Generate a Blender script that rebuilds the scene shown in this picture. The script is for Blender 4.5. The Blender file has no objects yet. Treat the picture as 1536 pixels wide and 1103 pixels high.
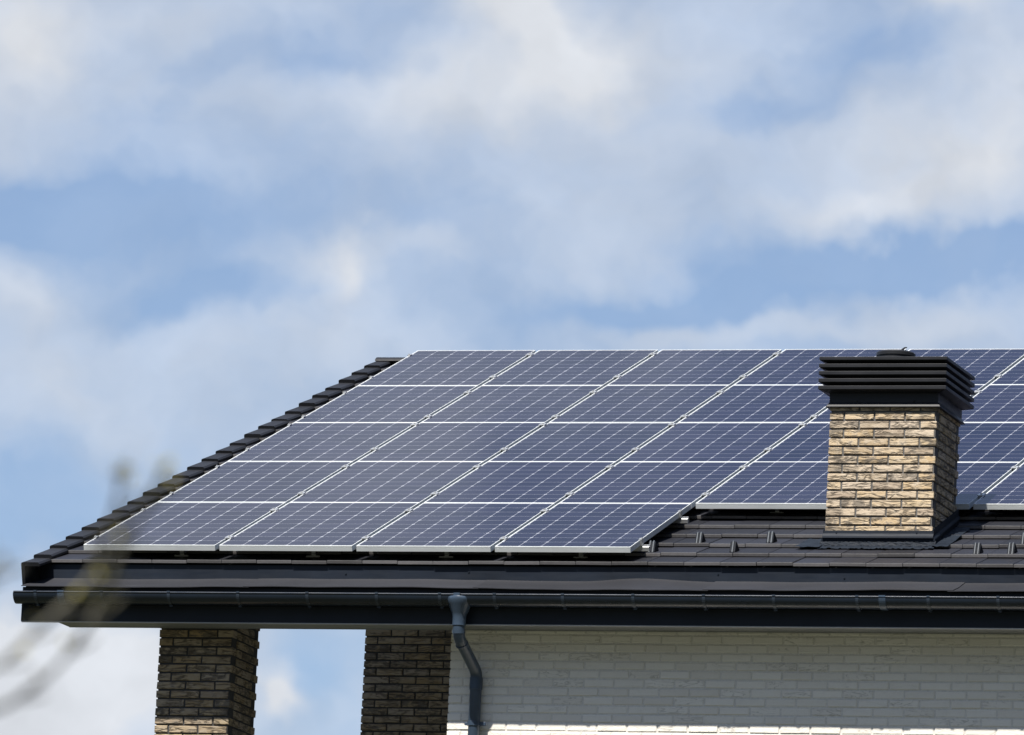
import bpy, math, random
from mathutils import Vector, Matrix
random.seed(7)
R = math.radians

# ------------------------------------------------------------------ camera
SC = bpy.context.scene
COL = SC.collection
CAM_POS = Vector((19.5396, -53.1217, -8.1506))
CR = Vector((0.9566, 0.2862, 0.0483)); CU = Vector((0.0022, -0.1738, 0.9848)); CF = Vector((-0.2899, 0.9420, 0.1671))
yaw, elev, roll = 0.298374707, 0.167853512, 0.0489531105
CF = Vector((-math.sin(yaw)*math.cos(elev), math.cos(yaw)*math.cos(elev), math.sin(elev)))
_r = Vector((math.cos(yaw), math.sin(yaw), 0)); _u = _r.cross(CF)
CR = math.cos(roll)*_r + math.sin(roll)*_u
CU = -math.sin(roll)*_r + math.cos(roll)*_u
FPX = 12130.15
cam = bpy.data.cameras.new("camera"); cam_ob = bpy.data.objects.new("camera", cam); COL.objects.link(cam_ob)
M = Matrix((CR, CU, -CF)).transposed().to_4x4(); M.translation = CAM_POS
cam_ob.matrix_world = M
cam.sensor_width = 36.0; cam.sensor_fit = 'HORIZONTAL'
cam.lens = FPX/1536*36.0
cam.shift_x = (768-786.21)/1536; cam.shift_y = -(551.5-550.33)/1536
cam.clip_start = 0.5; cam.clip_end = 5000
cam.dof.use_dof = True; cam.dof.focus_distance = 59.0; cam.dof.aperture_fstop = 8.0
SC.camera = cam_ob

# ------------------------------------------------------------------ light and exposure
SUN_DX, SUN_T = 0.20, 1.77
sun_dir = Vector((SUN_DX, 1.0, -SUN_T)).normalized()      # way the light travels
SUN_EL = math.asin(-sun_dir.z)
SUN_AZ = math.atan2(-sun_dir.x, -sun_dir.y)               # compass angle of the sun from +Y
sl = bpy.data.lights.new("sun", 'SUN'); sl.energy = 5.0; sl.angle = R(0.53); sl.color = (1.0, 0.95, 0.87)
sun = bpy.data.objects.new("sun", sl); COL.objects.link(sun)
sun.rotation_euler = sun_dir.to_track_quat('-Z', 'Y').to_euler(); sun.location = (0, -20, 40)
SC.view_settings.view_transform = 'Standard'; SC.view_settings.look = 'None'
SC.view_settings.gamma = 1.0; SC.view_settings.exposure = 0.82

# ------------------------------------------------------------------ sky: Nishita with broken cloud
W = bpy.data.worlds.new("World"); SC.world = W; W.use_nodes = True
wt = W.node_tree; wn = wt.nodes; wl = wt.links; wn.clear()
def wN(t, **kw):
    n = wn.new(t)
    for k, v in kw.items(): setattr(n, k, v)
    return n
def wmath(op, a, b=None, c=None, clamp=False):
    n = wN('ShaderNodeMath', operation=op); n.use_clamp = clamp
    for i, x in enumerate((a, b, c)):
        if x is None: continue
        if isinstance(x, (int, float)): n.inputs[i].default_value = x
        else: wl.new(x, n.inputs[i])
    return n.outputs[0]
def wvec(op, a, b=None):
    n = wN('ShaderNodeVectorMath', operation=op)
    for i, x in enumerate((a, b)):
        if x is None: continue
        if isinstance(x, (tuple, list, Vector)): n.inputs[i].default_value = tuple(x)
        else: wl.new(x, n.inputs[i])
    return n
sky = wN('ShaderNodeTexSky', sky_type='NISHITA'); sky.sun_disc = False
sky.sun_elevation = SUN_EL; sky.sun_rotation = SUN_AZ; sky.altitude = 200; sky.air_density = 1.0; sky.dust_density = 0.4; sky.ozone_density = 2.0
tc = wN('ShaderNodeTexCoord'); D = tc.outputs['Generated']
sep = wN('ShaderNodeSeparateXYZ'); wl.new(D, sep.inputs[0])
# compass bearing and height above the horizon, in units of 1/100 radian, bearing counted from the middle of the roof
az = wmath('ARCTAN2', sep.outputs[0], sep.outputs[1]); el = wmath('ARCSINE', sep.outputs[2])
AZ0 = -yaw; EL0 = elev; K = 100.0
a1 = wmath('MULTIPLY', wmath('SUBTRACT', az, AZ0), K*math.cos(EL0)); e1 = wmath('MULTIPLY', wmath('SUBTRACT', el, EL0), K)
comb = wN('ShaderNodeCombineXYZ'); wl.new(a1, comb.inputs[0]); wl.new(e1, comb.inputs[1])
rot = wN('ShaderNodeVectorRotate', rotation_type='Z_AXIS'); wl.new(comb.outputs[0], rot.inputs['Vector']); rot.inputs['Angle'].default_value = -roll
P0 = rot.outputs[0]
def wnoise(vec, scale, detail, rough=0.5, dist=0.0, out='Fac'):
    n = wN('ShaderNodeTexNoise'); n.noise_dimensions = '3D'; wl.new(vec, n.inputs['Vector'])
    n.inputs['Scale'].default_value = scale; n.inputs['Detail'].default_value = detail
    n.inputs['Roughness'].default_value = rough; n.inputs['Distortion'].default_value = dist
    return n.outputs[out]
# ragged edges: shift the place where each cloud is looked up
w1 = wvec('SCALE', wvec('SUBTRACT', wnoise(P0, 0.55, 3, 0.5, 0, 'Color'), (0.5, 0.5, 0.5)).outputs[0]); w1.inputs['Scale'].default_value = 1.5
w2 = wvec('SCALE', wvec('SUBTRACT', wnoise(P0, 2.2, 5, 0.55, 0, 'Color'), (0.5, 0.5, 0.5)).outputs[0]); w2.inputs['Scale'].default_value = 0.45
P1 = wvec('ADD', wvec('ADD', P0, w1.outputs[0]).outputs[0], w2.outputs[0]).outputs[0]
def S(px, py): return ((px-786.21)/121.3, (550.33-py)/121.3)
# cloud banks (bearing/height centre, half sizes, density added)
BANKS = [(230,185,190,70,-.10),(430,70,150,45,-.10),(700,420,200,60,-.06),  # x, y, rx, ry, amp   (1/121 of a hundredth radian)
 (30,55,90,110,.55),(250,20,130,45,.25),(500,80,130,30,-.22),(600,20,60,40,-.1),(760,10,60,35,.6),(850,85,120,75,.55),
 (900,160,260,110,.18),(615,135,120,65,.4),(385,140,70,50,.22),(210,135,60,40,.15),(60,300,190,42,-.5),(330,325,200,40,-.28),
 (290,430,150,38,-.42),(130,350,150,45,-.25),(532,388,42,42,.6),(640,378,50,16,.22),(520,500,70,45,.22),(30,450,50,40,.3),(90,590,120,60,.2),
 (60,715,110,45,-.22),(60,780,140,45,-.3),(200,640,60,40,.1),(400,560,130,60,.05),
 (1180,140,110,30,-.28),(1330,75,90,26,-.22),(1060,175,90,26,-.2),(1330,205,120,60,.25),(1440,270,130,60,.48),(1300,320,120,30,.4),(1536,170,70,90,.35),
 (1440,10,60,30,.5),(1500,384,220,32,-.55),(1250,400,150,30,-.3),(1120,455,130,34,-.4),(920,468,140,24,-.3),(960,350,110,70,.18),
 (1180,490,120,25,.3),(1380,470,120,35,.3),(980,505,90,18,.25),(780,400,70,60,.06),
 (60,1040,200,100,1.3),(180,960,80,45,.35),(0,955,90,40,.3),(470,1010,70,60,-.32),(408,1060,26,26,.75),(20,860,70,50,-.1),
 # higher up, where the tilted glass of the roof looks
 (-60,-3680,330,90,1.3),(330,-3585,210,60,.8),(640,-3672,190,45,-1.0),(1220,-3620,330,110,-.8),(760,-3520,180,40,.5)]
acc = None
for (x, y, rx, ry, amp) in BANKS:
    cx, cy = S(x, y)
    d = wvec('SUBTRACT', P1, (cx, cy, 0)).outputs[0]
    d = wvec('MULTIPLY', d, (121.3/rx, 121.3/ry, 0)).outputs[0]
    q = wvec('DOT_PRODUCT', d, d).outputs['Value']
    g = wmath('EXPONENT', wmath('MULTIPLY', q, -0.8))
    acc = wmath('MULTIPLY_ADD', g, amp*0.9, acc if acc is not None else 0.0)
# fair weather cloud elsewhere
Pst = wvec('MULTIPLY', P1, (1.0, 1.3, 1.0)).outputs[0]
n_big = wnoise(Pst, 0.16, 5, 0.55, 0.3); n_mid = wnoise(Pst, 0.62, 4, 0.48, 0.0)
dens = wmath('ADD', wmath('MULTIPLY_ADD', wmath('SUBTRACT', n_big, 0.5), 0.5, 0.45), wmath('MULTIPLY', wmath('SUBTRACT', n_mid, 0.5), 0.42))
n_fin = wnoise(Pst, 3.0, 5, 0.6, 0.4)
dens = wmath('MAXIMUM', wmath('ADD', wmath('ADD', dens, wmath('MULTIPLY', wmath('SUBTRACT', n_fin, 0.5), 0.10)), acc, clamp=True), wmath('MULTIPLY_ADD', n_mid, 0.26, 0.03))
# the cloud field lies to the north, over the roof; the sky behind the viewer is nearly clear
fall = wN('ShaderNodeMapRange', interpolation_type='SMOOTHSTEP'); wl.new(wvec('DOT_PRODUCT', D, tuple(CF)).outputs['Value'], fall.inputs['Value'])
fall.inputs['From Min'].default_value = math.cos(R(25)); fall.inputs['From Max'].default_value = math.cos(R(9)); fall.inputs['To Min'].default_value = 0.42; fall.inputs['To Max'].default_value = 1.0
dens = wmath('MULTIPLY', dens, fall.outputs[0])
# blue of the clear air: Nishita, its horizon glare held down and hue deepened
tint = wN('ShaderNodeMix', data_type='RGBA', blend_type='MULTIPLY'); tint.inputs['Factor'].default_value = 1.0
wl.new(sky.outputs[0], tint.inputs['A']); tint.inputs['B'].default_value = (0.69, 0.71, 0.80, 1)
ramp = wN('ShaderNodeValToRGB'); wl.new(dens, ramp.inputs[0])
cr = ramp.color_ramp; cr.interpolation = 'LINEAR'
cr.elements[0].position = 0.0; cr.elements[0].color = (0, 0, 0, 1); cr.elements[1].position = 1.0; cr.elements[1].color = (1, 1, 1, 1); e_ = cr.elements.new(0.5); e_.color = (0.7, 0.7, 0.7, 1)
ccol = wN('ShaderNodeMix', data_type='RGBA'); wl.new(dens, ccol.inputs['Factor'])
CLOUD_LO = (3.15, 4.0, 5.35, 1); CLOUD_HI = (5.0, 5.22, 5.6, 1)
n_shd = wnoise(Pst, 0.55, 4, 0.5, 0.0)
ccol.inputs['A'].default_value = CLOUD_LO; ccol.inputs['B'].default_value = CLOUD_HI
# unseen southern sky dimmed low down and raised overhead, to shape the fill light
lowm = wN('ShaderNodeMapRange', interpolation_type='SMOOTHSTEP'); wl.new(el, lowm.inputs['Value'])
lowm.inputs['From Min'].default_value = R(3); lowm.inputs['From Max'].default_value = R(50); lowm.inputs['To Min'].default_value = 1.0; lowm.inputs['To Max'].default_value = 0.0
south = wN('ShaderNodeMapRange', interpolation_type='SMOOTHSTEP'); wl.new(wvec('DOT_PRODUCT', D, (CF.x, CF.y, 0)).outputs['Value'], south.inputs['Value'])
south.inputs['From Min'].default_value = -0.1; south.inputs['From Max'].default_value = 0.6; south.inputs['To Min'].default_value = 1.0; south.inputs['To Max'].default_value = 0.0
dull = wmath('MULTIPLY_ADD', south.outputs[0], wmath('MULTIPLY_ADD', lowm.outputs[0], -1.38, 0.55), 1.0)
east = wN('ShaderNodeMapRange', interpolation_type='SMOOTHSTEP'); wl.new(sep.outputs[0], east.inputs['Value'])
east.inputs['From Min'].default_value = 0.1; east.inputs['From Max'].default_value = 0.75; east.inputs['To Min'].default_value = 1.0; east.inputs['To Max'].default_value = 0.42  # unseen eastern sky dimmed too, to keep right-hand faces dark
dull = wmath('MULTIPLY', dull, east.outputs[0])
mixs = wN('ShaderNodeMix', data_type='RGBA'); wl.new(ramp.outputs[0], mixs.inputs['Factor'])
wl.new(tint.outputs['Result'], mixs.inputs['A']); cs_ = wvec('SCALE', ccol.outputs['Result']); wl.new(wmath('MULTIPLY_ADD', n_shd, 0.50, 0.755), cs_.inputs['Scale']); wl.new(cs_.outputs[0], mixs.inputs['B'])
bg = wN('ShaderNodeBackground'); bg.inputs['Strength'].default_value = 0.080
dsc = wvec('SCALE', mixs.outputs['Result']); wl.new(dull, dsc.inputs['Scale']); wl.new(dsc.outputs[0], bg.inputs['Color'])
wo = wN('ShaderNodeOutputWorld'); wl.new(bg.outputs[0], wo.inputs['Surface'])

# ------------------------------------------------------------------ helpers
PITCH = 0.350052
U = Vector((0, math.cos(PITCH), math.sin(PITCH))); N = Vector((0, -math.sin(PITCH), math.cos(PITCH)))
def RP(x, v, n): return Vector((x, 0, 0)) + U*v + N*n          # roof coordinates: along eave, up slope, off the slope

class MB:
    def __init__(s): s.v = []; s.f = []; s.mi = []; s.c = []
    def add(s, verts, faces, mi=0, col=None):
        b = len(s.v); s.v += [tuple(p) for p in verts]
        s.f += [tuple(b+i for i in f) for f in faces]; s.mi += [mi]*len(faces)
        s.c += [col or (0.5, 0.5, 0.5, 1)]*len(verts)
    def hexa(s, p, mi=0, col=None, mis=None):   # 8 points: bottom ring 0-3, top ring 4-7
        fs = [(3,2,1,0),(4,5,6,7),(0,1,5,4),(1,2,6,5),(2,3,7,6),(3,0,4,7)]
        b = len(s.v); s.v += [tuple(q) for q in p]; s.f += [tuple(b+i for i in f) for f in fs]
        s.mi += (mis or [mi]*6); s.c += [col or (0.5,0.5,0.5,1)]*8
    def box(s, a, b, mi=0, col=None):
        (x0,y0,z0),(x1,y1,z1) = a, b
        s.hexa([(x0,y0,z0),(x1,y0,z0),(x1,y1,z0),(x0,y1,z0),(x0,y0,z1),(x1,y0,z1),(x1,y1,z1),(x0,y1,z1)], mi, col)
    def rbox(s, x0, x1, v0, v1, n0, n1, mi=0, col=None):  # box in roof coordinates
        s.hexa([RP(x0,v0,n0),RP(x1,v0,n0),RP(x1,v1,n0),RP(x0,v1,n0),RP(x0,v0,n1),RP(x1,v0,n1),RP(x1,v1,n1),RP(x0,v1,n1)], mi, col)
    def loft(s, rings, close=True, cap=(True, True), mi=0, col=None):
        n = len(rings[0]); vs = [p for r in rings for p in r]; fs = []
        for k in range(len(rings)-1):
            for i in range(n if close else n-1):
                j = (i+1) % n; fs.append((k*n+i, k*n+j, (k+1)*n+j, (k+1)*n+i))
        if cap[0]: fs.append(tuple(range(n-1,-1,-1)))
        if cap[1]: fs.append(tuple((len(rings)-1)*n+i for i in range(n)))
        s.add(vs, fs, mi, col)
    def tube(s, pts, rad, seg=14, mi=0, cap=(True, True)):
        pts = [Vector(p) for p in pts]; rings = []; up = Vector((0.3, 0.2, 1)).normalized()
        rad = rad if isinstance(rad, (list, tuple)) else [rad]*len(pts)
        for i, p in enumerate(pts):
            t = (pts[min(i+1,len(pts)-1)]-pts[max(i-1,0)]).normalized()
            if i == 0:
                a = t.cross(Vector((1,0,0)) if abs(t.x) < 0.9 else up).normalized()
            else:
                a = (a - t*a.dot(t)).normalized()
            b = t.cross(a)
            rings.append([p+(a*math.cos(2*math.pi*k/seg)+b*math.sin(2*math.pi*k/seg))*rad[i] for k in range(seg)])
        s.loft(rings, True, cap, mi)
    def build(s, name, mats, parent=None, smooth=False, origin=None, colattr=False):
        me = bpy.data.meshes.new(name); vs = s.v
        if origin is not None: vs = [(p[0]-origin[0], p[1]-origin[1], p[2]-origin[2]) for p in s.v]
        me.from_pydata(vs, [], s.f)
        for m in (mats if isinstance(mats, (list, tuple)) else [mats]): me.materials.append(m)
        me.polygons.foreach_set('material_index', s.mi)
        if smooth: me.polygons.foreach_set('use_smooth', [True]*len(s.f))
        if colattr:
            ca = me.color_attributes.new('tone', 'FLOAT_COLOR', 'POINT')
            ca.data.foreach_set('color', [x for c in s.c for x in c])
        me.update()
        o = bpy.data.objects.new(name, me); COL.objects.link(o)
        if origin is not None: o.location = origin
        if parent is not None: o.parent = parent
        return o
def tag(o, label=None, cat=None, group=None, kind=None):
    if label: o['label'] = label
    if cat: o['category'] = cat
    if group: o['group'] = group
    if kind: o['kind'] = kind
    return o
def empty(name, loc=(0,0,0)):
    o = bpy.data.objects.new(name, None); COL.objects.link(o); o.location = loc; o.empty_display_size = 0.2; return o
def bevel(o, w=0.002, seg=2):
    m = o.modifiers.new('bevel', 'BEVEL'); m.width = w; m.segments = seg; m.limit_method = 'ANGLE'; m.angle_limit = R(40)

# ------------------------------------------------------------------ materials
class Mat:
    def __init__(s, name):
        s.m = bpy.data.materials.new(name); s.m.use_nodes = True; s.t = s.m.node_tree; s.n = s.t.nodes; s.l = s.t.links
        s.b = s.n['Principled BSDF']
    def N(s, t, **kw):
        n = s.n.new(t)
        for k, v in kw.items(): setattr(n, k, v)
        return n
    def put(s, sock, x):
        if isinstance(x, (int, float)): sock.default_value = x
        elif isinstance(x, (tuple, list)): sock.default_value = tuple(x)
        else: s.l.new(x, sock)
    def math(s, op, a, b=None, c=None, clamp=False):
        n = s.N('ShaderNodeMath', operation=op); n.use_clamp = clamp
        for i, x in enumerate((a, b, c)):
            if x is not None: s.put(n.inputs[i], x)
        return n.outputs[0]
    def vec(s, op, a, b):
        n = s.N('ShaderNodeVectorMath', operation=op); s.put(n.inputs[0], a); s.put(n.inputs[1], b); return n.outputs[0]
    def noise(s, v, scale, detail=4, rough=0.55, dist=0.0, out='Fac'):
        n = s.N('ShaderNodeTexNoise'); 
        if v is not None: s.l.new(v, n.inputs['Vector'])
        n.inputs['Scale'].default_value = scale; n.inputs['Detail'].default_value = detail
        n.inputs['Roughness'].default_value = rough; n.inputs['Distortion'].default_value = dist
        return n.outputs[out]
    def mix(s, f, a, b, blend='MIX'):
        n = s.N('ShaderNodeMix', data_type='RGBA', blend_type=blend)
        s.put(n.inputs['Factor'], f); s.put(n.inputs['A'], a); s.put(n.inputs['B'], b); return n.outputs['Result']
    def ramp(s, f, stops, interp='LINEAR'):
        n = s.N('ShaderNodeValToRGB'); s.l.new(f, n.inputs[0]); cr = n.color_ramp; cr.interpolation = interp
        while len(cr.elements) < len(stops): cr.elements.new(0.5)
        for e, (p, c) in zip(cr.elements, stops): e.position = p; e.color = c if len(c) == 4 else (*c, 1)
        return n.outputs[0]
    def bump(s, h, strength=0.3, dist=0.01):
        n = s.N('ShaderNodeBump'); n.inputs['Strength'].default_value = strength; n.inputs['Distance'].default_value = dist
        s.l.new(h, n.inputs['Height']); s.l.new(n.outputs[0], s.b.inputs['Normal'])
    def set(s, **kw):
        for k, v in kw.items(): s.put(s.b.inputs[k.replace('_', ' ')], v)
        return s
    def obj(s): return s.N('ShaderNodeTexCoord').outputs['Object']
    def pos(s): return s.N('ShaderNodeNewGeometry').outputs['Position']

def painted_metal(name, col, rough=0.4, var=0.25, metallic=0.0, spec=0.5):
    m = Mat(name); p = m.pos()
    n = m.noise(p, 3.0, 5, 0.6); n2 = m.noise(m.vec('MULTIPLY', p, (1.5, 12, 12)), 4.0, 3)
    lo = tuple(c*(1-var) for c in col) + (1,); hi = tuple(min(1, c*(1+var)) for c in col) + (1,)
    m.set(Base_Color=m.mix(m.ramp(n, [(0.3, (0,0,0)), (0.7, (1,1,1))]), lo, hi), Metallic=metallic,
          Roughness=m.math('MULTIPLY_ADD', n2, 0.25, rough-0.12))
    m.b.inputs['Specular IOR Level'].default_value = spec
    m.bump(n2, 0.05, 0.004)
    return m.m
M_NAVY = painted_metal('anthracite_metal', (0.007, 0.011, 0.019), 0.45, spec=0.3)
M_GUT = painted_metal('gutter_metal', (0.007, 0.013, 0.024), 0.30)
M_GUARD = painted_metal('guard_metal', (0.005, 0.007, 0.012), 0.55, spec=0.12)
M_RIB = painted_metal('guard_rib_metal', (0.035, 0.045, 0.056), 0.42, spec=0.5)
M_FLASH = painted_metal('flashing_metal', (0.006, 0.010, 0.018), 0.6, spec=0.2)
M_PIPE = painted_metal('slate_blue_plastic', (0.035, 0.055, 0.085), 0.35)
M_BRKT = painted_metal('bracket_metal', (0.020, 0.030, 0.046), 0.4)
M_CAP = painted_metal('black_metal', (0.015, 0.016, 0.019), 0.45, spec=0.3)
M_ALU = painted_metal('anodised_aluminium', (0.62, 0.65, 0.655), 0.6, 0.06, 0.0, 0.2)
M_RAIL = painted_metal('bare_aluminium', (0.60, 0.61, 0.61), 0.35, 0.08, 0.7)
M_SOFFIT = painted_metal('grey_soffit', (0.20, 0.205, 0.21), 0.6, 0.1)
M_TRIM = painted_metal('pale_trim', (0.35, 0.36, 0.38), 0.5, 0.1)

def tile_mat(name, col, edge=False):
    m = Mat(name); p = m.pos(); a = m.N('ShaderNodeAttribute', attribute_name='tone')
    sp = m.N('ShaderNodeSeparateColor'); m.l.new(a.outputs['Color'], sp.inputs[0])
    big = m.noise(p, 2.3, 5, 0.6); fine = m.noise(p, 60, 4, 0.6)
    k = m.math('MULTIPLY_ADD', sp.outputs[0], 0.55, 0.62)
    k = m.math('MULTIPLY', k, m.math('MULTIPLY_ADD', big, 0.7, 0.65))
    k = m.math('MULTIPLY', k, m.math('MULTIPLY_ADD', fine, 0.5, 0.75))
    c = m.N('ShaderNodeVectorMath', operation='SCALE'); c.inputs[0].default_value = col; m.l.new(k, c.inputs['Scale'])
    m.set(Base_Color=c.outputs[0], Roughness=m.math('MULTIPLY_ADD', fine, 0.25, 0.42))
    m.bump(fine, 0.25, 0.003); m.b.inputs['Specular IOR Level'].default_value = 0.28
    return m.m
M_TILE = tile_mat('anthracite_roof_tile', (0.015, 0.016, 0.022))
M_TILE_EDGE = tile_mat('raw_tile_edge', (0.19, 0.183, 0.185))
M_VERGE = tile_mat('verge_tile', (0.013, 0.014, 0.018))
M_FELT = tile_mat('eave_sheet', (0.024, 0.025, 0.030))
M_DARK = Mat('roof_underlay').set(Base_Color=(0.006, 0.006, 0.007, 1), Roughness=0.9).m

def brick_mat(name, white=False, k=1.0):
    m = Mat(name); p = m.pos(); a = m.N('ShaderNodeAttribute', attribute_name='tone')
    sp = m.N('ShaderNodeSeparateColor'); m.l.new(a.outputs['Color'], sp.inputs[0])
    r, g, b = sp.outputs[0], sp.outputs[1], sp.outputs[2]
    xyz = m.N('ShaderNodeSeparateXYZ'); m.l.new(p, xyz.inputs[0])
    along = m.math('ADD', xyz.outputs[0], xyz.outputs[1])
    cv = m.N('ShaderNodeCombineXYZ')
    m.l.new(m.math('MULTIPLY_ADD', g, 37.0, along), cv.inputs[0]); m.l.new(m.math('MULTIPLY_ADD', b, 23.0, xyz.outputs[2]), cv.inputs[1]); m.l.new(m.math('MULTIPLY', r, 9.0), cv.inputs[2])
    v = cv.outputs[0]
    n1 = m.noise(m.vec('MULTIPLY', v, (0.8, 3.8, 1.0)), 8.0, 3, 0.5, 0.9)
    crease = m.math('SUBTRACT', 1.0, m.math('MULTIPLY', m.math('ABSOLUTE', m.math('SUBTRACT', n1, 0.5)), 30.0 if white else 11.0), clamp=True)
    gate = m.ramp(m.noise(v, 9.0, 2), [(0.33, (0,0,0)), (0.48, (1,1,1))])
    crease = m.math('MULTIPLY', crease, gate)
    blot = m.noise(m.vec('MULTIPLY', v, (1.0, 1.8, 1.0)), 16.0, 5, 0.65)
    fine = m.noise(p, 160, 4, 0.6)
    sc = lambda c: tuple(x*k for x in c)
    if not white:
        base = m.ramp(r, [(0.0, sc((0.40,0.32,0.24))), (0.22, sc((0.55,0.43,0.275))), (0.45, sc((0.57,0.45,0.30))), (0.62, sc((0.55,0.46,0.36))), (0.85, sc((0.53,0.39,0.22))), (1.0, sc((0.30,0.26,0.215)))])
        pale = m.mix(m.ramp(blot, [(0.45, (0,0,0)), (0.7, (1,1,1))]), base, (*sc((0.58,0.49,0.375)), 1))
        burnt = m.ramp(m.math('ADD', blot, m.math('MULTIPLY', m.math('SUBTRACT', b, 0.70), 0.45)), [(0.535, (0,0,0)), (0.64, (1,1,1))])
        col = m.mix(m.math('MULTIPLY', burnt, 0.65), pale, (0.075,0.070,0.066,1))
        col = m.mix(m.math('MULTIPLY', crease, 0.82), col, (0.08,0.065,0.05,1))
    else:
        base = m.ramp(r, [(0.0, (0.80,0.76,0.69)), (0.5, (0.84,0.805,0.735)), (1.0, (0.885,0.85,0.78))])
        col = m.mix(m.ramp(blot, [(0.5, (0,0,0)), (0.85, (0.28,0.28,0.28))]), base, (0.62,0.58,0.52,1))
        col = m.mix(m.math('MULTIPLY', m.math('MULTIPLY', crease, m.ramp(b, [(0.6,(0,0,0)),(0.8,(1,1,1))])), 0.6), col, (0.32,0.30,0.27,1))
    col = m.mix(m.math('MULTIPLY', fine, 0.35), col, m.mix(1.0, col, (0.55,0.55,0.55,1), 'MULTIPLY'))
    m.set(Base_Color=col, Roughness=0.88); m.b.inputs['Specular IOR Level'].default_value = 0.25
    h = m.math('SUBTRACT', m.math('MULTIPLY_ADD', fine, 0.3, blot), m.math('MULTIPLY', crease, 0.9))
    m.bump(h, 0.3 if white else 0.6, 0.008)
    return m.m
M_BRICK = brick_mat('yellow_handmade_brick'); M_PBRICK = brick_mat('shade_darkened_brick', k=0.70); M_WBRICK = brick_mat('white_washed_brick', True)  # M_PBRICK: chimney brick with the porch shade put into its colour
def mortar(name, c):
    m = Mat(name); n = m.noise(m.pos(), 90, 4); m.set(Base_Color=m.mix(n, (*[x*0.7 for x in c], 1), (*[x*1.25 for x in c], 1)), Roughness=0.95); m.bump(n, 0.4, 0.004); return m.m
M_MORTAR = mortar('grey_mortar', (0.11, 0.107, 0.104)); M_PMORTAR = mortar('shade_darkened_mortar', (0.05, 0.049, 0.05)); M_WMORTAR = mortar('white_mortar', (0.67, 0.645, 0.60))  # M_PMORTAR: pillar joints darkened to stand in for porch shade

# solar glass: six by ten mono cells on a white sheet
PW, PH = 1.012, 1.5894; GAPX, GAPY = 0.032, 0.008
FW, FH = PW-GAPX, PH-GAPY; LIP = 0.0070; LIPR = 0.0035
def solar_mat():
    m = Mat('solar_cells'); o = m.obj(); s = m.N('ShaderNodeSeparateXYZ'); m.l.new(o, s.inputs[0])
    mx = LIP+0.002; my = LIP+0.009; cw = (FW-mx-LIPR-0.001)/6; ch = (FH-2*my)/10
    def cell(c, size, cnt, mg):
        t = m.math('DIVIDE', m.math('SUBTRACT', c, mg), size)
        inside = m.math('MULTIPLY', m.math('GREATER_THAN', t, 0.0), m.math('LESS_THAN', t, float(cnt)))
        f = m.math('SUBTRACT', t, m.math('FLOOR', t)); d = m.math('MULTIPLY', m.math('SUBTRACT', 0.5, m.math('ABSOLUTE', m.math('SUBTRACT', f, 0.5))), size)
        return inside, d, m.math('FLOOR', t)
    ix, dx, kx = cell(s.outputs[0], cw, 6, mx); iy, dy, ky = cell(s.outputs[1], ch, 10, my)
    on = m.math('MULTIPLY', m.math('MULTIPLY', ix, iy), m.math('MULTIPLY', m.math('GREATER_THAN', dx, 0.0017), m.math('GREATER_THAN', dy, 0.0016)))
    on = m.math('MULTIPLY', on, m.math('GREATER_THAN', m.math('ADD', dx, dy), 0.015))
    oi = m.N('ShaderNodeObjectInfo')
    wn_ = m.N('ShaderNodeTexWhiteNoise', noise_dimensions='3D'); cv = m.N('ShaderNodeCombineXYZ')
    m.l.new(kx, cv.inputs[0]); m.l.new(ky, cv.inputs[1]); m.l.new(oi.outputs['Random'], cv.inputs[2]); m.l.new(cv.outputs[0], wn_.inputs['Vector'])
    cellc = m.mix(wn_.outputs['Value'], (0.006,0.006,0.018,1), (0.010,0.010,0.027,1))
    cellc = m.mix(oi.outputs['Random'], cellc, m.mix(1.0, cellc, (1.7,1.6,1.3,1), 'MULTIPLY'))
    m.set(Base_Color=m.mix(on, (0.34,0.35,0.39,1), cellc), Roughness=0.55)
    m.b.inputs['Specular IOR Level'].default_value = 0.0
    m.b.inputs['Coat Weight'].default_value = 1.0; m.b.inputs['Coat IOR'].default_value = 1.235
    dust = m.noise(m.pos(), 1.1, 5, 0.6)
    m.put(m.b.inputs['Coat Roughness'], m.math('MULTIPLY_ADD', dust, 0.06, 0.03))
    return m.m
M_CELLS = solar_mat()

def ground_mat():
    m = Mat('meadow'); p = m.pos(); n = m.noise(p, 0.15, 6); f = m.noise(p, 6, 5)
    c = m.mix(n, (0.018,0.026,0.010,1), (0.032,0.037,0.020,1)); c = m.mix(m.math('MULTIPLY', f, 0.6), c, (0.08,0.075,0.05,1))
    m.set(Base_Color=c, Roughness=0.95); m.bump(f, 0.6, 0.1); return m.m

# ------------------------------------------------------------------ ground
def gz(x, y):
    t = min(1, max(0, (y+48)/36)); t = t*t*(3-2*t)
    return -9.80 + 3.5*t
mb = MB(); gx = [-900,-300,-120,-60,-35,-20,-10,-4,0,5,10,15,20,25,32,45,70,130,300,900]; gy = [-900,-300,-120,-75,-60,-54]+[-50+2.2*i for i in range(20)]+[0,6,12,20,35,70,150,400,1500]
vs = [(x, y, gz(x, y)) for y in gy for x in gx]; nx = len(gx)
mb.add(vs, [(j*nx+i, j*nx+i+1, (j+1)*nx+i+1, (j+1)*nx+i) for j in range(len(gy)-1) for i in range(nx-1)])
g = mb.build('ground', ground_mat(), smooth=True); tag(g, kind='structure')
Z_G = -6.31

# ------------------------------------------------------------------ house
house = empty('house', (2.74, 0.11, Z_G))
HL = Vector(house.location)
tag(house, 'brick house with anthracite tiled roof, white brick wall and yellow brick pillars', 'house')
def hp(o):            # parent to the house, keep place
    o.parent = house; o.matrix_parent_inverse = Matrix.Translation(-HL); return o
def sub(o, p):
    o.parent = p; o.matrix_parent_inverse = p.matrix_parent_inverse.inverted() @ Matrix.Identity(4) if False else Matrix.Translation(HL) if False else Matrix.Identity(4)
    return o

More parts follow.
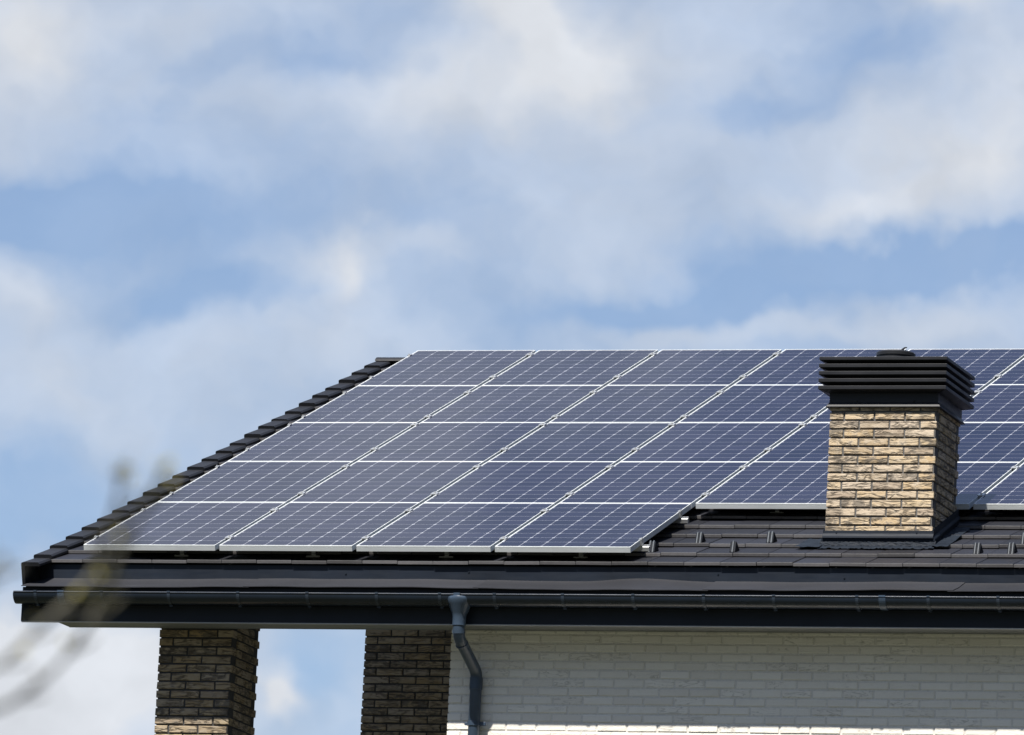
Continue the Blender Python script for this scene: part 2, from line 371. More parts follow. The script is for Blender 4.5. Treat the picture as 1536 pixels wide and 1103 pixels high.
BL, BJ, CH, BHt = 0.206, 0.012, 0.0617, 0.0492
def segs(length, half):
    out = []; x = 0.0
    if half: out.append((0, BL/2-BJ/2)); x = BL/2+BJ/2
    while x < length-0.02:
        e = min(x+BL, length); out.append((x, e)); x = e+BJ
    return out
JIT = [1.0]
def brick(mb, o, du, dn, u0, u1, z0, z1, depth=0.09, jit=0.0018):
    jit *= JIT[0]
    # one hand-made brick: o + du*u + dn*n (n outward), z up
    c = (random.random(), random.random(), random.random(), 1)
    j = lambda a=jit: random.uniform(-a, a)
    n1 = j(0.0022*JIT[0]); e = 0.0035
    def p(u, z, n): return o + du*u + Vector((0,0,z)) + dn*n
    back = [p(u0,z0,-depth),p(u1,z0,-depth),p(u1,z1,-depth),p(u0,z1,-depth)]
    mid = [p(u0+j(),z0+j(),n1-e),p(u1+j(),z0+j(),n1-e),p(u1+j(),z1+j(),n1-e),p(u0+j(),z1+j(),n1-e)]
    um = (u0+u1)/2
    fr = [p(u0+e+j(),z0+e+j(),n1),p(u1-e+j(),z0+e+j(),n1),p(u1-e+j(),z1-e+j(),n1),p(u0+e+j(),z1-e+j(),n1)]
    mb.loft([back, mid, fr], True, (True, True), 0, c)
def brick_face(mb, o, du, dn, length, z0, z1, phase=0, depth=0.09, first_h=None):
    k = 0; z = z0
    while z < z1-0.008:
        zt = min(z+BHt, z1)
        for (a, b) in segs(length, (k+phase) % 2 == 1): brick(mb, o, du, dn, a, b, z, zt, depth)
        z += CH; k += 1
def pillar_mesh(x0, x1, y0, y1, z0, z1, phase=0):
    mb = MB(); X, Y = Vector((1,0,0)), Vector((0,1,0)); D_ = 0.098
    mb.box((x0+0.009,y0+0.009,z0),(x1-0.009,y1-0.009,z1), 1)
    brick_face(mb, Vector((x0,y0,0)), X, -Y, x1-x0, z0, z1, phase)
    brick_face(mb, Vector((x0,y1,0)), X, Y, x1-x0, z0, z1, phase)
    brick_face(mb, Vector((x1,y0+D_+BJ,0)), Y, X, y1-y0-2*D_-2*BJ, z0, z1, phase+1)
    brick_face(mb, Vector((x0,y0+D_+BJ,0)), Y, -X, y1-y0-2*D_-2*BJ, z0, z1, phase+1)
    return mb
SOF = -0.582
# white front wall and the rest of the main body
XW0, XW1, YW0, YW1 = 2.738, 9.0, 0.100, 15.2
mb = MB()
mb.box((XW0+0.006, YW0+0.0045, Z_G-0.3), (XW1-0.006, YW0+0.30, -0.33), 1)
brick_face(mb, Vector((XW0, YW0, 0)), Vector((1,0,0)), Vector((0,-1,0)), XW1-XW0, SOF-0.012-CH*91, -0.36, 0, 0.08)
def gable(x, th):
    ridge = 7.655; zr = 2.72-0.28
    pts = [(YW0+0.30, Z_G-0.3), (YW1, Z_G-0.3), (YW1, -0.40), (ridge, zr), (YW0+0.30, -0.28)]
    mb.loft([[(x, y, z) for y, z in pts], [(x+th, y, z) for y, z in pts]], True, (True, True), 1)
gable(XW0+0.006, 0.3); gable(XW1-0.306, 0.3)
mb.box((XW0+0.306, YW1-0.3, Z_G-0.3), (XW1-0.306, YW1, -0.45), 1)
hp(mb.build('wall', [M_WBRICK, M_WMORTAR], colattr=True))
# pillars of the porch
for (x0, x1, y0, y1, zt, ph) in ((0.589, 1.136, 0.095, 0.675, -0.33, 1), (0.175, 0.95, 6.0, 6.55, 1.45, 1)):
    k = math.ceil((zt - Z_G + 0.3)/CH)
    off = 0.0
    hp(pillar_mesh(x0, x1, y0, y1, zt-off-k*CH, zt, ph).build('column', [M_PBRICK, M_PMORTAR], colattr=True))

# roof: tiles, deck, back slope
XR0, XR1 = -0.35, 9.35
EXPO, TW = 0.335, 0.2595; VR = 8.10
roof_mb = MB()
V0 = 0.005
NC = int((VR-V0)/EXPO)+1
for k in range(NC):
    v0 = V0+EXPO*k; v1 = min(v0+EXPO+0.06, VR)
    x = -0.262; i = 0
    while x < XR1-0.02:
        x1 = min(x+TW, XR1)
        jn, jv, jt = random.uniform(-.0022,.0022), random.uniform(-.003,.003), random.uniform(-.0018,.0018)
        c = (random.random(), random.random(), random.random(), 1)
        g_ = 0.0018; nf = -0.108+jn; nb = -0.142+jn; th = 0.022
        a, b = x+g_, x1-g_
        vv = v0+jv; e = 0.003
        ring0 = [RP(a,vv,nf-th),RP(b,vv,nf-th+jt),RP(b,v1,nb-th),RP(a,v1,nb-th)]
        ring1 = [RP(a,vv,nf-e),RP(b,vv,nf-e+jt),RP(b,v1,nb-e),RP(a,v1,nb-e)]
        ring2 = [RP(a+e,vv+e,nf),RP(b-e,vv+e,nf+jt),RP(b-e,v1,nb),RP(a+e,v1,nb)]
        vs = ring0+ring1+ring2
        fs = [(3,2,1,0),(0,1,5,4),(1,2,6,5),(2,3,7,6),(3,0,4,7),(4,5,9,8),(5,6,10,9),(6,7,11,10),(7,4,8,11),(8,9,10,11)]
        base = len(roof_mb.v); roof_mb.v += [tuple(p) for p in vs]; roof_mb.f += [tuple(base+q for q in f) for f in fs]
        roof_mb.mi += [0,1,0,0,0,0,0,0,0,0]; roof_mb.c += [c]*12
        x += TW; i += 1
# deck under the tiles, both slopes
roof_mb.rbox(-0.30, XR1-0.02, 0.06, VR, -0.30, -0.172, 2)
RID = RP(0, VR, -0.172)
yb0 = RID.y; zb0 = RID.z
def back(d, n): return (yb0 + d*math.cos(PITCH) + n*math.sin(PITCH), zb0 - d*math.sin(PITCH) + n*math.cos(PITCH))
for k in range(24):
    d0, d1 = 0.03+EXPO*k, 0.03+EXPO*(k+1)
    p = [back(d0, 0.0), back(d1, 0.03), back(d1, 0.055), back(d0, 0.03)]
    roof_mb.loft([[(XR0+0.15, y, z) for y, z in p], [(XR1, y, z) for y, z in p]], True, (True, True), 0, (.5,.5,.5,1))
p = [back(0, -0.128), back(8.1, -0.128), back(8.1, -0.002), back(0, -0.002)]
roof_mb.loft([[(-0.30, y, z) for y, z in p], [(XR1-0.02, y, z) for y, z in p]], True, (True, True), 2)
roof = hp(roof_mb.build('roof', [M_TILE, M_TILE_EDGE, M_DARK], colattr=True))
# verge tiles along the left edge
mb = MB()
for k in range(-1, NC):
    v0 = V0+EXPO*k + (0.085 if k == -1 else 0.0); v1 = V0+EXPO*(k+1)+0.07
    if v1 > VR: v1 = VR+0.05
    c = (random.random(), random.random(), random.random(), 1); j = random.uniform(-.005, .005)
    xa, xb = XR0-0.020+j*0.6, -0.232+j
    nf, nb = -0.078+j, -0.104+j; sk = 0.165 if k == -1 else 0.135
    # L section: top flange and a side skirt, rounded shoulder
    def sec(v, n):
        pts = [(xa+0.0, n-sk), (xa, n-0.014), (xa+0.004, n-0.004), (xa+0.016, n), (xb-0.012, n-0.002), (xb, n-0.014), (xb, n-0.030), (xa+0.026, n-0.028), (xa+0.022, n-sk)]
        return [RP(x, v, q) for x, q in pts]
    mb.loft([sec(v0, nf), sec(v1, nb)], True, (True, True), 0, c)
sub(mb.build('verge_tiles', M_VERGE, colattr=True), roof)
# ridge tiles
mb = MB()
x = XR0-0.01
while x < XR1:
    pts = []
    for i in range(13):
        t = math.pi*(i/12); pts.append((math.cos(t)*0.115, math.sin(t)*0.045-0.02))
    def ring(xx, s): return [(xx, RP(0,VR,0).y - q*s + 0.02, RP(0,VR,-0.115).z + w*s + 0.0) for q, w in pts]
    mb.loft([ring(x, 1.0), ring(x+0.40, 0.93)], True, (True, True), 0, (random.random(), .5, .5, 1)); x += 0.36
sub(mb.build('ridge_tiles', M_VERGE, colattr=True), roof)
# snow guards: small bent ribbed brackets
def guard_mb(x, v, wid=0.050, ribs=2):
    mb = MB(); n0 = -0.122
    prof = [(v-0.012, n0+0.002), (v-0.014, n0+0.012), (v+0.032, n0+0.072), (v+0.040, n0+0.076), (v+0.048, n0+0.072), (v+0.105, n0+0.004), (v+0.105, n0-0.01), (v-0.010, n0-0.010)]
    mb.loft([[RP(x-wid/2, a, b) for a, b in prof], [RP(x+wid/2, a, b) for a, b in prof]])
    for q in range(ribs):
        xc = x + (q-(ribs-1)/2)*0.024
        pr = [(v-0.020, n0+0.004), (v-0.020, n0+0.014), (v+0.028, n0+0.078), (v+0.040, n0+0.084), (v+0.046, n0+0.078), (v+0.046, n0+0.05)]
        mb.loft([[RP(xc-0.006, a, b) for a, b in pr], [RP(xc+0.006, a, b) for a, b in pr]], mi=1)
    return mb
for (x, v, r_) in ((4.070,.385,2),(4.326,.70,2),(4.653,.40,1),(4.832,.735,2),(6.400,.368,2),(6.640,.375,2),(6.655,.725,2),(7.0,.37,2)):
    o = guard_mb(x, v, 0.050 if r_ == 2 else 0.042, r_).build('snow_guard', [M_GUARD, M_RIB], smooth=False); sub(o, roof); bevel(o, 0.003)

# eave: closing strip, apron sheet, fascia, soffit, gutter
mb = MB(); mb.box((XR0+0.024, 0.075, -0.262), (XR1-0.02, 0.095, -0.130))
x = 0.15
while x < XR1-0.3:
    zs = -0.19+random.uniform(-.02,.02); mb.tube([(x, 0.077, zs), (x, 0.069, zs)], 0.006, 8); x += random.choice((0.9, 1.55, 1.8))
hp(mb.build('eave_strip', M_NAVY))
mb = MB(); x = XR0+0.01; q = 0
while x < XR1:
    xe = min(x+1.72+random.uniform(-.1,.1), XR1); nseg = 16; rows = []
    ph = random.random()*6
    for i in range(nseg+1):
        xx = x+(xe-x)*i/nseg
        wv = 0.0035*math.sin(xx*2.1+ph)+0.0022*math.sin(xx*5.3+ph*2)+0.0012*math.sin(xx*13)
        bumpz = 0.022*math.exp(-((xx-4.12)/0.28)**2)
        zt = 0.004*(q % 2)
        rows.append([(xx,0.076,-0.229+wv*0.8+bumpz+zt),(xx,-0.10,-0.290+wv*0.7+zt+bumpz*0.7),(xx,-0.252,-0.332+wv+zt),(xx,-0.252,-0.337+wv+zt),(xx,-0.10,-0.298+wv*0.7+zt),(xx,0.076,-0.238+wv*0.8+zt)])
    mb.loft(rows, True, (True, True), 0, (random.random()*0.5+0.3, .5, .5, 1)); q += 1
    if xe >= XR1: break
    x = xe-0.04
hp(mb.build('eave_flashing', M_FELT, colattr=True))
mb = MB(); mb.box((-0.343, -0.21, -0.578), (XR1, -0.185, -0.335)); 
mb.box((-0.343, -0.213, -0.4720), (XR1, -0.2102, -0.4640))
mb.box((-0.33, -0.1845, -0.40), (XR1, -0.168, -0.3165)); mb.box((-0.341, -0.1495, -0.46), (-0.32, 0.073, -0.345))
fascia = hp(mb.build('fascia', M_NAVY)); bevel(fascia, 0.003)
mb = MB(); mb.box((-0.338, -0.214, -0.5845), (XR1, -0.186, -0.5785)); sub(mb.build('fascia_trim', M_TRIM), fascia)
mb = MB(); mb.box((-0.09, -0.1845, -0.5755), (XR1-0.1, 0.072, -0.560)); mb.box((-0.085, 0.0725, -0.5785), (XR1-0.1, 0.092, -0.40))
hp(mb.build('soffit', M_SOFFIT))
# gutter
GY, GZ, GR = -0.290, -0.396, 0.073
XG0 = -0.353
def gsec(x, r0, r1, a0=0, a1=180, n=18):
    o = [(x, GY-math.cos(R(a0+(a1-a0)*i/n))*r0, GZ-math.sin(R(a0+(a1-a0)*i/n))*r0*0.98) for i in range(n+1)]
    return o + [(x, GY-math.cos(R(a0+(a1-a0)*i/n))*r1, GZ-math.sin(R(a0+(a1-a0)*i/n))*r1*0.98) for i in range(n, -1, -1)]
mb = MB(); mb.loft([gsec(XG0, GR, GR-0.003), gsec(XR1, GR, GR-0.003)])
mb.tube([(XG0, GY-GR+0.003, GZ+0.004), (XR1, GY-GR+0.003, GZ+0.004)], 0.0075, 10)
n_ = 18; rim = [(GY-math.cos(R(180*i/n_))*GR, GZ-math.sin(R(180*i/n_))*GR*.98) for i in range(n_+1)]
mb.loft([[(XG0-0.004, y, z) for y, z in rim], [(XG0, y, z) for y, z in rim]])
gutter = hp(mb.build('gutter', M_GUT, smooth=True))
gm = gutter.modifiers.new('es', 'EDGE_SPLIT'); gm.split_angle = R(50)
for i, bx in enumerate((-0.19,.301,.80,1.311,1.819,2.325,2.784,3.179,3.67,4.174,4.676,5.172,5.759,6.258,6.745,7.25,7.75,8.25,8.75)):
    mb = MB(); mb.loft([gsec(bx-0.011, GR+0.0035, GR+0.0005), gsec(bx+0.011, GR+0.0035, GR+0.0005)])
    mb.box((bx-0.011, GY-GR-0.008, GZ+0.004), (bx+0.011, GY-GR+0.018, GZ+0.0145))
    mb.box((bx+0.02, GY+0.02, GZ-0.01), (bx+0.034, GY+0.03, GZ+0.020)); mb.box((bx+0.055, GY+0.02, GZ-0.01), (bx+0.069, GY+0.03, GZ+0.020))
    mb.box((bx-0.011, GY-0.008, GZ-GR-0.012), (bx+0.011, GY+0.012, GZ-GR+0.0005))
    sub(mb.build('gutter_bracket', M_BRKT), gutter)
for cx_ in (5.936, 0.0):
    mb = MB(); mb.loft([gsec(cx_-0.024, GR+0.005, GR+0.0008), gsec(cx_+0.024, GR+0.005, GR+0.0008)]); mb.box((cx_-0.024, GY-GR-0.009, GZ+0.002), (cx_+0.024, GY-GR+0.016, GZ+0.015))
    o = mb.build('gutter_joint', M_PIPE); sub(o, gutter); o['label'] = 'paler clip-on gutter joint'
# downpipe: funnel outlet, offset back to the wall, straight drop
PX0, PX1 = 2.912, 2.952; PYW = 0.045
mb = MB()
pts = [(PX0,GY,-0.545),(PX0,GY,-0.64),(PX0+0.001,GY+0.012,-0.672),(PX0+0.004,GY+0.036,-0.697),(PX1-0.004,PYW-0.036,-0.858),(PX1-0.001,PYW-0.010,-0.885),(PX1,PYW,-0.92),(PX1,PYW,Z_G+0.05)]
mb.tube(pts, 0.0415, 20)
dp = hp(mb.build('downpipe', M_PIPE, smooth=True)); m_ = dp.modifiers.new('es', 'EDGE_SPLIT'); m_.split_angle = R(50)
mb = MB()
rings = []
for (z, ry, rx) in ((-0.403,.096,.080),(-0.410,.098,.096),(-0.428,.097,.096),(-0.455,.086,.080),(-0.515,.056,.053),(-0.540,.047,.047),(-0.600,.047,.047)):
    rings.append([(PX0+rx*math.cos(2*math.pi*i/24), GY+ry*math.sin(2*math.pi*i/24), z) for i in range(24)])
mb.loft(rings); mb.box((PX0-0.022, GY-0.092, -0.42), (PX0+0.022, GY-0.060, -0.383))
mb.tube([(PX0, GY-0.078, -0.440), (PX0, GY-0.090, -0.442)], 0.006, 8)
o = mb.build('funnel', M_PIPE, smooth=True); sub(o, dp); m_ = o.modifiers.new('es', 'EDGE_SPLIT'); m_.split_angle = R(45)
for (p0, p1) in (((PX0,GY,-0.628),(PX0+0.0005,GY+0.004,-0.652)), ((PX0+0.0075,GY+0.06,-0.716),(PX0+0.0085,GY+0.068,-0.722)), ((PX1,PYW,-0.915),(PX1,PYW,-1.00))):
    mb = MB(); mb.tube([p0, p1], 0.0455, 20); sub(mb.build('pipe_socket', M_PIPE, smooth=False), dp)
mb = MB(); mb.tube([(PX1,PYW,-1.222),(PX1,PYW,-1.255)], 0.0475, 20); mb.box((PX1+0.04, PYW-0.010, -1.252), (PX1+0.085, PYW+0.008, -1.226)); mb.box((PX1-0.012, PYW+0.04, -1.25), (PX1+0.012, 0.108, -1.228)); mb.box((PX1-0.066, PYW-0.01, -1.25), (PX1-0.04, PYW+0.008, -1.228))
o = mb.build('pipe_clip', M_PIPE); sub(o, dp); bevel(o, 0.002)

# chimney
CX0, CX1, CY0, CY1 = 5.243, 6.011, 0.66, 1.345
CZT = 1.098
mbc = MB(); kk = 17
JIT[0] = 0.4
mbc = pillar_mesh(CX0, CX1, CY0, CY1, CZT-0.030-CH*kk, CZT+0.02, 1)
chim = hp(mbc.build('chimney', [M_BRICK, M_MORTAR], colattr=True)); chim['label'] = 'pale yellow brick chimney stack'
def rect(d, z, dx=0): return [(CX0-d,CY0-d,z),(CX1+d,CY0-d,z),(CX1+d,CY1+d,z),(CX0-d,CY1+d,z)]
mb = MB()
mb.loft([rect(0.026,1.088), rect(0.026,1.094), rect(0.006,1.125), rect(0.006,1.235), rect(-0.02,1.236), rect(-0.02,1.42)])   # collar and inner box
for i in range(5):
    z = 1.2065+0.0518*i; d = 0.074
    if i < 4: mb.loft([rect(0.012, z-0.018), rect(d, z+0.001), rect(d, z+0.0245), rect(d-0.006, z+0.0265), rect(0.0, z+0.030)], True, (True, True))
    else: mb.loft([rect(0.012, z-0.018), rect(d, z+0.001), rect(d, z+0.0215), rect(d-0.004, z+0.0235)], True, (True, True))
for sx in (0.19, 0.60): mb.tube([(CX0+sx, CY0-0.004, 1.135), (CX0+sx, CY0-0.014, 1.135)], 0.007, 8)
cap = mb.build('chimney_cap', M_CAP); sub(cap, chim); bevel(cap, 0.0015)
mb = MB(); vx, vy = 5.612, 1.0; rr = 0.138
def circ(r_, z, n=40): return [(vx+r_*math.cos(2*math.pi*i/n), vy+r_*math.sin(2*math.pi*i/n), z) for i in range(n)]
mb.loft([circ(rr-0.012,1.43),circ(rr-0.012,1.462),circ(rr,1.464),circ(rr,1.482),circ(rr-0.006,1.485),circ(rr-0.006,1.505),circ(rr,1.508),circ(rr,1.528),circ(rr-0.010,1.538),circ(rr-0.05,1.545)])
mb.tube([(vx+0.055,vy-0.10,1.53),(vx+0.085,vy-0.09,1.556),(vx+0.10,vy-0.085,1.56)], [0.008,0.006,0.003], 8)
o = mb.build('flue_cowl', M_CAP, smooth=True); sub(o, chim); m_ = o.modifiers.new('es', 'EDGE_SPLIT'); m_.split_angle = R(35)
# flashing: front strip, side strips that climb with the slope
mb = MB(); zf = RP(0, CY0/math.cos(PITCH), -0.12).z
def zroof(y): return (y*math.sin(PITCH) - 0.118)/math.cos(PITCH)
prof = [(0.002, 0.218),(0.010, 0.222),(0.012,0.200),(0.024,0.180),(0.026,0.168),(0.014,0.158),(0.014,0.150),(0.002,0.148)]
mb.loft([[(CX0-0.012, CY0-d, z) for d, z in prof], [(CX1+0.012, CY0-d, z) for d, z in prof]])
for xs, sg in ((CX1, 1), (CX0, -1)):
    pr2 = [(0.002,0.115),(0.009,0.117),(0.011,0.070),(0.022,0.050),(0.022,0.038),(0.012,0.03),(0.012,-0.02),(0.002,-0.02)]
    rings = []
    for y in (CY0-0.012, CY1+0.012): rings.append([(xs+sg*d, y, zroof(y)+h) for d, h in pr2])
    mb.loft(rings)
for sx in (0.085, 0.66): mb.tube([(CX0+sx, CY0-0.008, 0.206), (CX0+sx, CY0-0.016, 0.206)], 0.006, 8)
o = mb.build('flashing', M_FLASH); sub(o, chim)
# crinkled soft apron over the tiles
m = Mat('soft_apron'); p_ = m.pos(); n_a = m.noise(m.vec('MULTIPLY', p_, (1, 1, 2.5)), 14, 6, 0.65, 0.6)
m.set(Base_Color=m.ramp(n_a, [(0.3,(0.005,0.008,0.014)),(0.64,(0.012,0.018,0.028)),(0.84,(0.045,0.052,0.062))]), Roughness=m.math('MULTIPLY_ADD', n_a, 0.3, 0.5)); m.b.inputs['Specular IOR Level'].default_value = 0.2; m.bump(n_a, 0.7, 0.015); M_APRON = m.m
mb = MB(); nu, nv = 64, 14; rows = []
rj = random.Random(3)
hs = [[rj.uniform(-1, 1) for _ in range(nu+1)] for _ in range(nv+1)]
for j in range(nv+1):
    row = []
    for i in range(nu+1):
        x = CX0-0.03+(CX1-CX0+0.06)*i/nu; t = j/nv
        if t < 0.6:
            s_ = t/0.6; y = CY0-0.008-0.016*s_; z = 0.152+(zroof(CY0)-0.008-0.152)*s_; row.append(Vector((x, y+hs[j][i]*0.0035, z+hs[j][i]*0.002)))
        else:
            s_ = (t-0.6)/0.4; v = (CY0/math.cos(PITCH))-0.03-0.11*s_
            row.append(RP(x, v-0.008*math.sin(i*0.7)*s_, -0.112+hs[j][i]*0.004-0.004*s_))
    rows.append(row)
mb.loft(rows, False, (False, False))
def patch(xa, xb, va, vb, skew):
    rows = []
    for j in range(7):
        t = j/6; rows.append([RP(xa+(xb-xa)*i/10 + skew*t, va+(vb-va)*t+0.006*math.sin(i*1.7), -0.1065+0.0025*math.sin(i*1.3+j*2.1)-0.004*t) for i in range(11)])
    mb.loft(rows, False, (False, False))
patch(CX0-0.19, CX0-0.012, 0.565, 0.86, 0.02); patch(CX1+0.012, CX1+0.13, 0.60, 1.30, 0.0)
o = mb.build('apron', M_APRON, smooth=True); sub(o, chim)

# ------------------------------------------------------------------ solar panels
fm = MB()
def frame_mesh():
    t = 0.040
    outer = [(0,0),(FW,0),(FW,FH),(0,FH)]; inn = [(LIP,LIP),(FW-LIPR,LIP),(FW-LIPR,FH-LIP),(LIP,FH-LIP)]; wall = [(0.002,0.002),(FW-0.002,0.002),(FW-0.002,FH-0.002),(0.002,FH-0.002)]
    e = 0.0012
    r = [[(x,y,-0.005) for x,y in inn],[(x,y,0) for x,y in inn],[(x+(e if x<.5 else -e),y+(e if y<.5 else -e),0) for x,y in outer],[(x,y,-e) for x,y in outer],
         [(x,y,-0.0125) for x,y in outer],[(x+(e if x<.5 else -e),y+(e if y<.5 else -e),-0.0135) for x,y in outer],[(x,y,-0.0145) for x,y in outer],[(x,y,-t) for x,y in outer],[(x+(.025 if x<.5 else -.025),y+(.025 if y<.5 else -.025),-t) for x,y in outer]]
    fm.loft(r, True, (False, False))
frame_mesh()
gmesh = MB(); a = 0.0028
gmesh.add([(a,a,-0.0022),(FW-a,a,-0.0022),(FW-a,FH-a,-0.0022),(a,FH-a,-0.0022)], [(0,1,2,3)])
bk = MB(); bk.add([(0.003,0.003,-0.009),(FW-.003,0.003,-0.009),(FW-.003,FH-.003,-0.009),(0.003,FH-.003,-0.009)], [(3,2,1,0)])
M_BACK = Mat('backsheet').set(Base_Color=(0.05,0.05,0.055,1), Roughness=0.8).m
rotm = Matrix((Vector((1,0,0)), U, N)).transposed().to_4x4()
ROWN = ['bottom', 'second', 'third', 'fourth', 'top']; COLN = ['first', 'second', 'third', 'fourth', 'fifth', 'sixth', 'seventh', 'eighth']
proto = None
rp = random.Random(11)
for j in range(5):
    for i in range(4 if j == 0 else 8):
        loc = RP(i*PW+GAPX/2, j*PH+(0.0 if j == 0 else GAPY/2 if False else 0.0), 0)
        tilt = Matrix.Rotation(rp.gauss(0, 0.0005), 4, 'X') @ Matrix.Rotation(rp.gauss(0, 0.0005), 4, 'Y')
        if proto is None:
            root = empty('solar_panel'); fr = fm.build('frame', M_ALU, root); gl = gmesh.build('cell_glass', M_CELLS, root); bb = bk.build('backsheet', M_BACK, root)
            proto = (root, fr, gl, bb)
        else:
            root = proto[0].copy(); COL.objects.link(root)
            for ch in proto[1:]:
                c = ch.copy(); COL.objects.link(c); c.parent = root
        root.matrix_world = Matrix.Translation(loc) @ rotm @ tilt
        if j == 0:
            lab = ['bottom left corner panel of the solar array above the eave', 'second panel from the left in the short bottom row above the eave', 'third panel from the left in the short bottom row above the eave', 'right end panel of the short bottom row, its right frame side exposed'][i]
        else:
            rown = {1: 'row above the short bottom one', 2: 'middle row', 3: 'row below the top one', 4: 'top row'}[j]
            lab = f'blue solar panel, {COLN[i]} from the left verge in the {rown}'
            if i == 5 and j == 1: lab = 'blue solar panel right behind the foot of the chimney'
        tag(root, lab, 'solar panel', 'solar panels on the roof')

# ------------------------------------------------------------------ mounting rails with clamps and hooks
RV = [0.27, 1.28, 1.91, 2.95, 3.65, 4.66, 5.0, 6.03, 6.71, 7.72]
for k, v in enumerate(RV):
    xe = 4*PW+0.045 if k < 2 else 8*PW+0.03
    xs = -0.03
    mb = MB(); h = 0.040
    sec_ = [(-.02,-.0405-h),(.02,-.0405-h),(.02,-.0405-.010),(.016,-.0405-.007),(.016,-.0405),(.006,-.0405),(.006,-.0405-.012),(-.006,-.0405-.012),(-.006,-.0405),(-.016,-.0405),(-.016,-.0405-.007),(-.02,-.0405-.010)]
    mb.loft([[RP(xs, v+a_, b_) for a_, b_ in sec_], [RP(xe, v+a_, b_) for a_, b_ in sec_]])
    rail = mb.build('mounting_rail', M_RAIL, origin=RP(xs, v, -0.08))
    nth = ['first', 'second', 'third', 'fourth', 'fifth', 'sixth', 'seventh', 'eighth', 'ninth', 'tenth'][k]
    tag(rail, f'aluminium mounting rail under the panels, {nth} up from the eave' + (', cut end showing' if k < 2 else ''), 'mounting rail', 'rails under the solar panels')
    ro = Vector(rail.location)
    nclamp = 5 if k < 2 else 9
    for i in range(nclamp):
        mb = MB(); x = i*PW
        if 0 < i < nclamp-1:
            mb.rbox(x-0.024, x+0.024, v-0.034, v+0.034, 0.0005, 0.007); mb.rbox(x-0.007, x+0.007, v-0.028, v+0.028, -0.045, 0.0004); mb.tube([RP(x,v,0.006), RP(x,v,0.016)], 0.008, 8)
        else:
            s_ = -1 if i == 0 else 1
            xo = x + s_*(-GAPX/2)
            xa, xb = sorted((xo-s_*0.010, xo+s_*0.012)); mb.rbox(xa, xb, v-0.025, v+0.025, 0.0005, 0.005)
            xa, xb = sorted((xo+s_*0.002, xo+s_*0.012)); mb.rbox(xa, xb, v-0.025, v+0.025, -0.0405, 0.0004); mb.tube([RP(xo+s_*0.006,v,0.005), RP(xo+s_*0.006,v,0.012)], 0.006, 8)
        o = mb.build('clamp', M_RAIL, rail, origin=None); o.matrix_parent_inverse = Matrix.Translation(-ro)
    x = 0.66
    while x < xe-0.2:
        mb = MB(); mb.rbox(x-0.015, x+0.015, v-0.026, v-0.0205, -0.132, -0.045); mb.rbox(x-0.05, x+0.05, v-0.045, v-0.026, -0.128, -0.118); mb.rbox(x-0.016, x+0.016, v-0.026, v+0.16, -0.112, -0.104)
        o = mb.build('roof_hook', M_RAIL, rail); o.matrix_parent_inverse = Matrix.Translation(-ro); x += 0.98

# ------------------------------------------------------------------ young tree close to the camera, far out of focus
DT = 10.0
def fg(px, py, d=DT):
    return CAM_POS + (CF + CR*((px-786.21)/FPX) + CU*((550.33-py)/FPX))*d
tree_base = fg(-330, 900); tb = Vector((tree_base.x, tree_base.y, gz(tree_base.x, tree_base.y)-0.05))
m = Mat('young_bark'); n = m.noise(m.pos(), 60, 4); m.set(Base_Color=m.mix(n, (0.055,0.052,0.040,1), (0.11,0.105,0.075,1)), Roughness=0.85); m.bump(n, 0.4, 0.003); M_BARK = m.m
m = Mat('spring_leaf'); n = m.noise(m.pos(), 40, 3); m.set(Base_Color=m.mix(n, (0.16,0.15,0.02,1), (0.30,0.25,0.04,1)), Roughness=0.5); M_LEAF = m.m
tree = empty('young_tree', tb)
tag(tree, 'out of focus bare twigs of a young tree crossing the left edge of the view', 'tree')
top = fg(-300, 300)
mb = MB(); pts = [tb.lerp(top, t) + Vector((0.02*math.sin(t*7), 0.02*math.cos(t*5), 0)) for t in [i/10 for i in range(11)]]
mb.tube(pts, [0.035-0.026*i/10 for i in range(11)], 12); o = mb.build('trunk', M_BARK, tree, smooth=True); o.matrix_parent_inverse = Matrix.Translation(-tb)
def smoothpath(ps, n=6):
    out = []
    for i in range(len(ps)-1):
        p0, p1, p2, p3 = ps[max(i-1,0)], ps[i], ps[i+1], ps[min(i+2,len(ps)-1)]
        for k in range(n):
            t = k/n; out.append(0.5*((2*p1)+(p2-p0)*t+(2*p0-5*p1+4*p2-p3)*t*t+(-p0+3*p1-3*p2+p3)*t*t*t))
    return out+[ps[-1]]
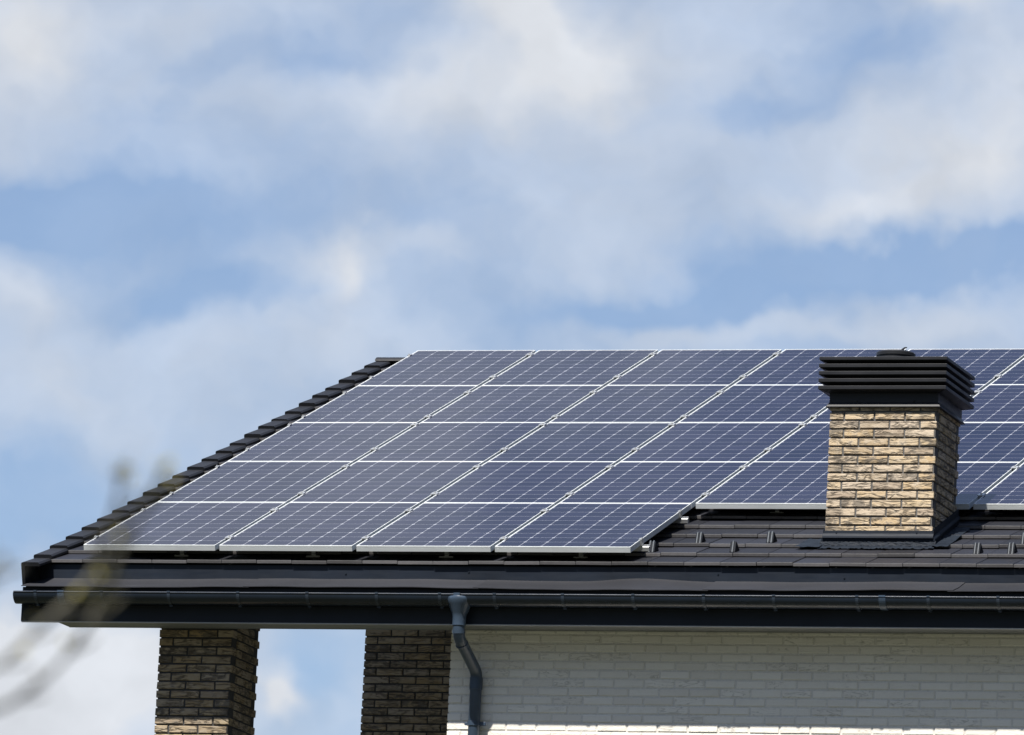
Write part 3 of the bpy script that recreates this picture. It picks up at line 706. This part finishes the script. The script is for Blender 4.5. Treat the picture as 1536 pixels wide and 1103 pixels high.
TW_ = [([(-305,1500),(-200,1180),(-60,1040),(10,990),(60,940),(110,895),(145,850),(165,785),(186,702)], 0.0046, 0.0032),
       ([(-310,1600),(-180,1240),(-60,1095),(15,1055),(70,1015),(112,968),(150,905),(188,815),(222,755),(243,712)], 0.0048, 0.0032),
       ([(-305,1300),(-200,1000),(-90,900),(-30,870),(6,835)], 0.005, 0.004)]
LEAVES = [(187,700,4,.014),(240,708,4,.014),(168,872,6,.017),(152,892,3,.015),(186,706,4,.013),(184,730,3,.012),(243,718,6,.014),(234,738,3,.012),(170,800,2,.012),(196,800,4,.013),(112,968,2,.013),(48,955,3,.013),(6,838,3,.014),(95,900,2,.012),(100,985,2,.013)]
lrng = random.Random(5)
for (ps, r0, r1) in TW_:
    path = smoothpath([fg(x, y, DT+0.25*math.sin(x*0.01)) for x, y in ps]); mb = MB(); L_ = len(path)-1
    mb.tube(path, [(r0+(r1-r0)*i/L_)*lrng.uniform(0.75, 1.3) for i in range(L_+1)], 10)
    for i in range(int(L_*0.35), L_-2, 5):      # side spurs with a bud
        p = path[i]; t = (path[i+1]-path[i]).normalized(); sd = (CR*lrng.choice((-1, 1)) + t*1.2 + CF*lrng.uniform(-.5, .5)).normalized(); l = lrng.uniform(0.025, 0.06)
        mb.tube([p, p+sd*l*0.6+t*l*0.1, p+sd*l+t*l*0.3, p+sd*l*1.15+t*l*0.45], [r1*0.6, r1*0.5, r1*0.9, r1*0.25], 8)
    o = mb.build('branch', M_BARK, tree, smooth=True); o.matrix_parent_inverse = Matrix.Translation(-tb)
mb = MB()
for (x, y, n, sz) in LEAVES:
    for _ in range(n):
        c = fg(x+lrng.gauss(0, 9), y+lrng.gauss(0, 11), DT+0.25*math.sin(x*0.01)); a = Vector((lrng.gauss(0,1), lrng.gauss(0,1), lrng.gauss(0,1))).normalized(); b = a.cross(Vector((lrng.gauss(0,1), lrng.gauss(0,1), lrng.gauss(0,1)))).normalized(); nn = a.cross(b)
        l = sz*lrng.uniform(0.7, 1.2); w = l*0.38
        mb.add([c, c+a*l*.35+b*w+nn*l*.06, c+a*l*.75+b*w*.7, c+a*l, c+a*l*.75-b*w*.7, c+a*l*.35-b*w+nn*l*.06], [(0,1,2,3,4,5)])
o = mb.build('leaves', M_LEAF, tree); o.matrix_parent_inverse = Matrix.Translation(-tb)
